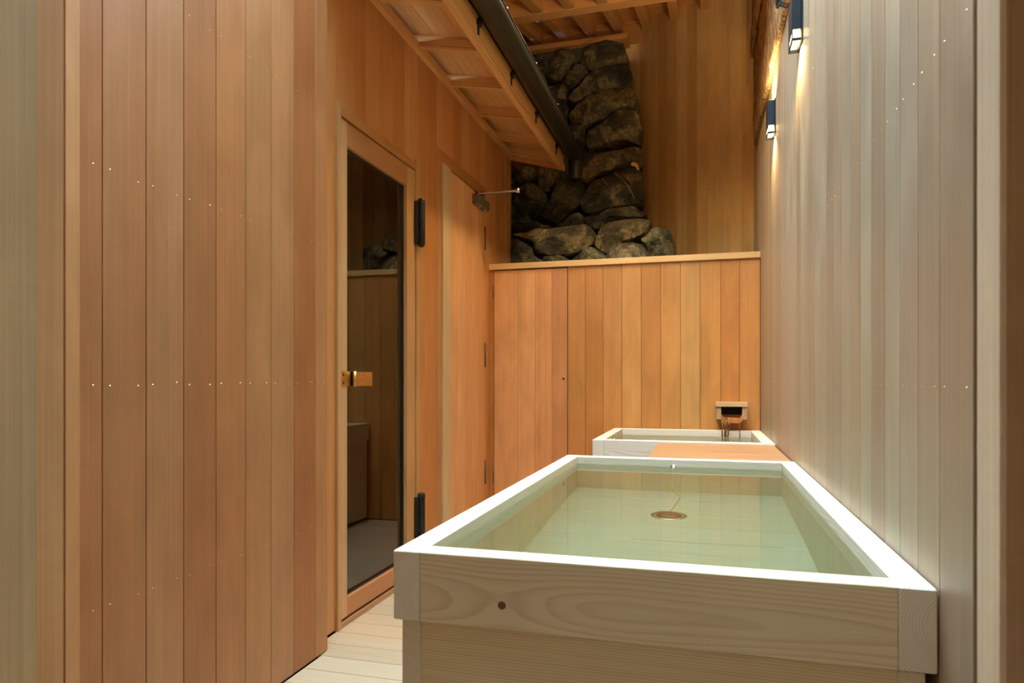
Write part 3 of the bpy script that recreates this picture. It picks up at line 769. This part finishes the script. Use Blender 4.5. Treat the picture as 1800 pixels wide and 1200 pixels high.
rp = simple('rope_tie', lambda bm: (tube_bm(bm, [(.306, 2.995, 2.60), (.296, 2.99, 2.575), (.300, 2.98, 2.55), (.318, 2.975, 2.535), (.333, 2.975, 2.53)], .006, 8),
    tube_bm(bm, [(.306, 3.02, 2.60), (.296, 3.02, 2.575), (.300, 3.01, 2.55), (.318, 3.0, 2.535), (.333, 3.0, 2.53)], .006, 8), tube_bm(bm, [(.300, 3.0, 2.585), (.290, 3.01, 2.57), (.296, 3.03, 2.55), (.30, 2.98, 2.54)], .007, 8)), ROPE, None, True)
tag(rp, 'dark knotted rope tie on the bark edge', 'rope')

# ------------------------------------------------------------------ wall lamps
def wall_lamp(label, y0):
    z0, z1 = 2.197, 2.368; x0 = .299; w = .105
    o = simple('wall_lamp', lambda bm: bm_box(bm, (XR-.005, y0, z0), (XR-.0005, y0+w, z1), .001), SCONCE, None, loc=(XR, y0+w/2, z0))
    tag(o, label, 'lamp', 'wall lamps on the right wall')
    hs = board('housing', (x0, y0, z0+.041), (XR-.0055, y0+w, z1-.010), 'z', SCONCE, o, bev=.002)
    # the light opening under the housing: a low frame with a glowing panel in it
    board('front_bar', (x0, y0, z0), (x0+.004, y0+w, z0+.009), 'y', SCONCE, o, bev=.0005)
    board('near_bar', (x0+.004, y0, z0), (XR-.0055, y0+.004, z0+.009), 'x', SCONCE, o, bev=.0005)
    board('side_cheek', (x0, y0+w-.004, z0), (XR-.0055, y0+w, z0+.041), 'z', SCONCE, o, bev=.0005)
    for xx in (x0,): board('corner_pin', (xx, y0, z0+.009), (xx+.003, y0+.003, z0+.041), 'z', SCONCE, o, bev=.0004)
    board('diffuser', (x0+.004, y0+.005, z0+.0115), (XR-.008, y0+w-.005, z0+.0405), 'z', GLOW, o, bev=.0005)
    board('top_diffuser', (x0+.010, y0+.010, z1-.0095), (XR-.0065, y0+w-.010, z1-.006), 'z', GLOW_UP, o, bev=.0005)
    for nm, zz, rx, en, sz in (('lamp_beam_down', z0+.007, 0.0, 38.0, 128), ('lamp_beam_up', z1-.003, math.pi, 58.0, 160)):
        L_ = bpy.data.lights.new(nm, 'SPOT'); L_.energy = en; L_.color = (1.0, .72, .36); L_.spot_size = R(sz); L_.spot_blend = .7; L_.shadow_soft_size = .008
        lo = bpy.data.objects.new(nm, L_); col.objects.link(lo)
        lo.parent = o; lo.matrix_parent_inverse = basis(o).inverted(); lo.location = (x0+.017, y0+w/2, zz); lo.rotation_euler = (rx, 0, 0)
    return o
wall_lamp('larger looking blue black wall lamp at the top edge of the picture', 2.585)
wall_lamp('farther small blue black wall lamp beside the bark tip', 3.525)

# ------------------------------------------------------------------ tubs
def tub(name, label, x0, x1, y0, y1, top, band, wall_t, zb, knot=False):
    t = empty(name, ((x0+x1)/2, (y0+y1)/2, 0)); tag(t, label, 'tub', 'cypress bath tubs')
    zl = top-band; ins = .0145
    P = lambda: [random.uniform(.02, .05), random.uniform(-.05, .05), 0]
    # rim: long side rails run through, end rails butt between them
    board('side_rail', (x0, y0, zl), (x0+wall_t, y1, top), 'y', HINOKI, t, .002, pith=[.055, .02, 0])
    board('side_rail', (x1-wall_t, y0, zl), (x1, y1, top), 'y', HINOKI, t, .002, pith=[.055, -.005, 0])
    fr = board('end_rail', (x0+wall_t+.0004, y0+.0006, zl), (x1-wall_t-.0004, y0+wall_t, top-.0004), 'x', HINOKI, t, .0015, tint=(.98, .89, .72) if knot else (1, 1, 1), pith=[.02, .052, 0])  # large tub: warm dim room light put into the front rail tint
    board('end_rail', (x0+wall_t+.0004, y1-wall_t, zl), (x1-wall_t-.0004, y1-.0006, top-.0004), 'x', HINOKI, t, .0015, pith=[.02, .06, 0])
    if knot:
        kx = onpix(882, 1064, y0)
        fr['knot'] = [-(kx[2]-(zl+top)/2), -wall_t/2, kx[0]-(x0+x1)/2]; fr['knot_amp'] = .011
        kp = simple('knot', lambda bm: lathe_bm(bm, [(.0072, -.004), (.0072, .0004), (.004, .0008)], (kx[0], y0+.0006, kx[2]), Matrix.Rotation(R(90), 3, 'X'), 18), KNOT, fr)
    # lower walls, set in
    board('side_wall', (x0+ins, y0+.006, .02), (x0+wall_t, y1-.006, zl-.0004), 'y', HINOKI, t, .002, tint=(.96, .92, .86), pith=[-.10, .03, 0])
    board('side_wall', (x1-wall_t, y0+.006, .02), (x1-ins, y1-.006, zl-.0004), 'y', HINOKI, t, .002, tint=(.96, .92, .86), pith=[-.12, .02, 0])
    ew = board('end_wall', (x0+wall_t-.0006, y0+.0085, .02), (x1-wall_t+.0006, y0+wall_t, zl-.0004), 'x', HINOKI, t, .0015, tint=(.96, .86, .66) if knot else (1, 1, 1), pith=[.06, .030, 0])  # same warm room light tinted into the front wall
    ew['knot'] = [.10, 0, -.15]; ew['knot_amp'] = .02
    board('end_wall', (x0+wall_t-.0006, y1-wall_t, .02), (x1-wall_t+.0006, y1-.0085, zl-.0004), 'x', HINOKI, t, .0015, pith=[.06, .05, 0])
    n = 6; xa, xb = x0+wall_t-.0008, x1-wall_t+.0008
    for i in range(n):
        a = y0+wall_t+(y1-y0-2*wall_t)*i/n; c = y0+wall_t+(y1-y0-2*wall_t)*(i+1)/n
        board('floor_board', (xa, a+.0002, zb-.03), (xb, c-.0002, zb), 'x', HINOKI, t, .0006, tint=[(1, .99, .97), (.98, .95, .9), (1, .98, .95)][i % 3], pith=[.035, random.uniform(-.03, .03), 0])
    board('foot', (x0+.10, y0+.10, 0), (x1-.10, y0+.16, zb-.031), 'x', HINOKI, t)
    board('foot', (x0+.10, y1-.16, 0), (x1-.10, y1-.10, zb-.031), 'x', HINOKI, t)
    return t
def onpix(u, v, Y):
    p = on_y(u, v, Y); return p
T1 = dict(x0=-.546, x1=.3335, y0=1.142, y1=2.795)
T2 = dict(x0=-.556, x1=.3335, y0=3.52, y1=4.432)
tub1 = tub('bath_tub', 'large pale cypress tub full of green tinted water in the foreground', top=.690, band=.126, wall_t=.0515, zb=.10, knot=True, **T1)
tub2 = tub('bath_tub', 'smaller cypress tub against the far fence under the water spout', top=.692, band=.122, wall_t=.058, zb=.12, **T2)
w = simple('bath_water', lambda bm: bm_box(bm, (T1['x0']+.047, T1['y0']+.047, .096), (T1['x1']-.047, T1['y1']-.047, .662)), WATER)
tag(w, 'clear pale green water filling the large foreground tub', 'water')
w = simple('bath_water', lambda bm: bm_box(bm, (T2['x0']+.052, T2['y0']+.052, .116), (T2['x1']-.052, T2['y1']-.052, .655)), WATER)
tag(w, 'shallow looking water in the smaller far tub', 'water')
# overflow knob, chain and plug
def knob(parent, p, M):
    k_ = simple('overflow_knob', lambda bm: lathe_bm(bm, [(.014, 0), (.014, .003), (.005, .004), (.005, .012), (.010, .014), (.012, .020), (.009, .027), (.003, .030)], p, M, 20), CHROME, parent, True)
    tag(k_, 'chrome chain knob'); return k_
yi = T1['y1']-.0515
kx = on_y(1184, 822, yi)
knob(tub1, (kx.x, yi, .655), Matrix.Rotation(R(90), 3, 'X'))
pl_y = 2.36
ch = simple('chain', lambda bm: tube_bm(bm, [(kx.x, yi-.02, .642), (kx.x, yi-.021, .56), (kx.x-.002, yi-.03, .35), (kx.x-.002, yi-.06, .16), (kx.x+.03, yi-.10, .106), (kx.x+.02, yi-.2, .105), (kx.x, pl_y+.02, .106), (kx.x, pl_y, .115)], .0016, 6), CHROME, tub1, True)
plug = simple('drain_plug', lambda bm: lathe_bm(bm, [(.040, .1004), (.042, .1015), (.040, .108), (.022, .110), (.005, .116), (.003, .118)], (kx.x, pl_y, 0), seg=28), RUBBER, tub1)
tag(plug, 'dark brown drain plug'); autosmooth(plug)
simple('drain_ring', lambda bm: lathe_bm(bm, [(.060, .1002), (.060, .1012), (.043, .1018)], (kx.x, pl_y, 0), seg=32), STEEL, tub1, True)
x2 = T2['x0']+.058
knob(tub2, (x2, 3.80, .668), Matrix.Rotation(R(90), 3, 'Y'))

# board that bridges the two tubs along the right wall
br = empty('bridge_shelf', (.05, 3.16, 0)); tag(br, 'orange wooden shelf board bridging the two tubs', 'shelf')
board('shelf_board', (-.222, 2.797, .662), (.330, 3.518, .683), 'x', CEDAR, br, bev=.0012, tint=tuple(q*.64 for q in srgb(210, 158, 110)))
for yy in (2.86, 3.40): board('bearer', (-.19, yy, .60), (.31, yy+.04, .6615), 'x', CEDAR_PALE, br, tint=PALE2)
for xx in (-.18, .26):
    for yy in (2.86, 3.40): board('leg', (xx, yy, 0), (xx+.045, yy+.04, .5995), 'z', CEDAR_PALE, br, tint=PALE2)

# wooden water spout on the far fence
sp = empty('water_spout', (.165, YF, .73)); tag(sp, 'small roofed wooden spout pouring water into the far tub', 'spout')
board('roof_board', (.070, YF-.085, .838), (.257, YF-.001, .866), 'x', CEDAR_PALE, sp, tint=srgb(240, 208, 156))
for x0_, x1_ in ((.075, .104), (.226, .255)):
    board('cheek', (x0_, YF-.075, .760), (x1_, YF-.001, .8375), 'z', CEDAR_PALE, sp, tint=srgb(226, 190, 150))
board('opening_shade', (.1045, YF-.030, .788), (.2255, YF-.002, .8375), 'x', VOID, sp, bev=0)
def trough(bm):
    pr = [(.1045, .792), (.118, .772), (.212, .772), (.2255, .792), (.2255, .760), (.206, .750), (.124, .750), (.1045, .760)]
    f = [bm.verts.new((x, YF-.105, z-.010)) for x, z in pr]; g = [bm.verts.new((x, YF-.031, z)) for x, z in pr]
    for i in range(8): bm.faces.new((f[i], f[(i+1) % 8], g[(i+1) % 8], g[i]))
    for ring in (f, g):
        for a in ((0, 1, 6, 7), (1, 2, 5, 6), (2, 3, 4, 5)): bm.faces.new([ring[i] for i in a])
o = simple('lip', trough, CEDAR_PALE, sp); o.color = srgb(200, 130, 72); o['seed'] = 4.0
for xs, rr_, lean in ((.108, .0055, .000), (.130, .010, -.004), (.160, .004, -.020), (.205, .004, .004)):
    st = simple('water_stream', lambda bm: tube_bm(bm, [(xs, YF-.108, .764), (xs+lean*.2, YF-.120, .755), (xs+lean*.6, YF-.128, .715), (xs+lean, YF-.132, .656)], [rr_*1.2, rr_, rr_*.8, rr_*.7], 10), WATER_FALL, sp, True)

# dead leaf lying on the stones
def leaf(bm):
    c = on_y(1115, 292, 5.27)
    pts = [(-.03, .018), (-.01, .032), (.015, .022), (.03, .0), (.038, -.035), (.022, -.028), (.008, -.004), (-.014, .0)]
    f = [bm.verts.new(c + Vector((x, -.008+abs(x)*.3, z))) for x, z in pts]; g = [bm.verts.new(v.co + Vector((0, .004, 0))) for v in f]
    bm.faces.new(f); bm.faces.new(g[::-1])
    for i in range(8): bm.faces.new((f[i], g[i], g[(i+1) % 8], f[(i+1) % 8]))
o = simple('dead_leaf', leaf, LEAF); tag(o, 'pale curled dead leaf caught on the edge of the dark stones', 'leaf')

def straw(bm):
    for l in ([(1000, 235), (1030, 280), (1075, 330)], [(1125, 188), (1165, 230), (1210, 255), (1265, 330), (1325, 440)], [(1200, 190), (1250, 240), (1305, 300)], [(1160, 370), (1130, 400), (1090, 440)]):
        tube_bm(bm, [on_y(880+x/5.625, 270+y/5.625, 5.262-.006*i) for i, (x, y) in enumerate(l)], .0016, 5)
o = simple('dry_straw', straw, LEAF); tag(o, 'thin dry straw strands hanging over a dark stone above the fence', 'straw')
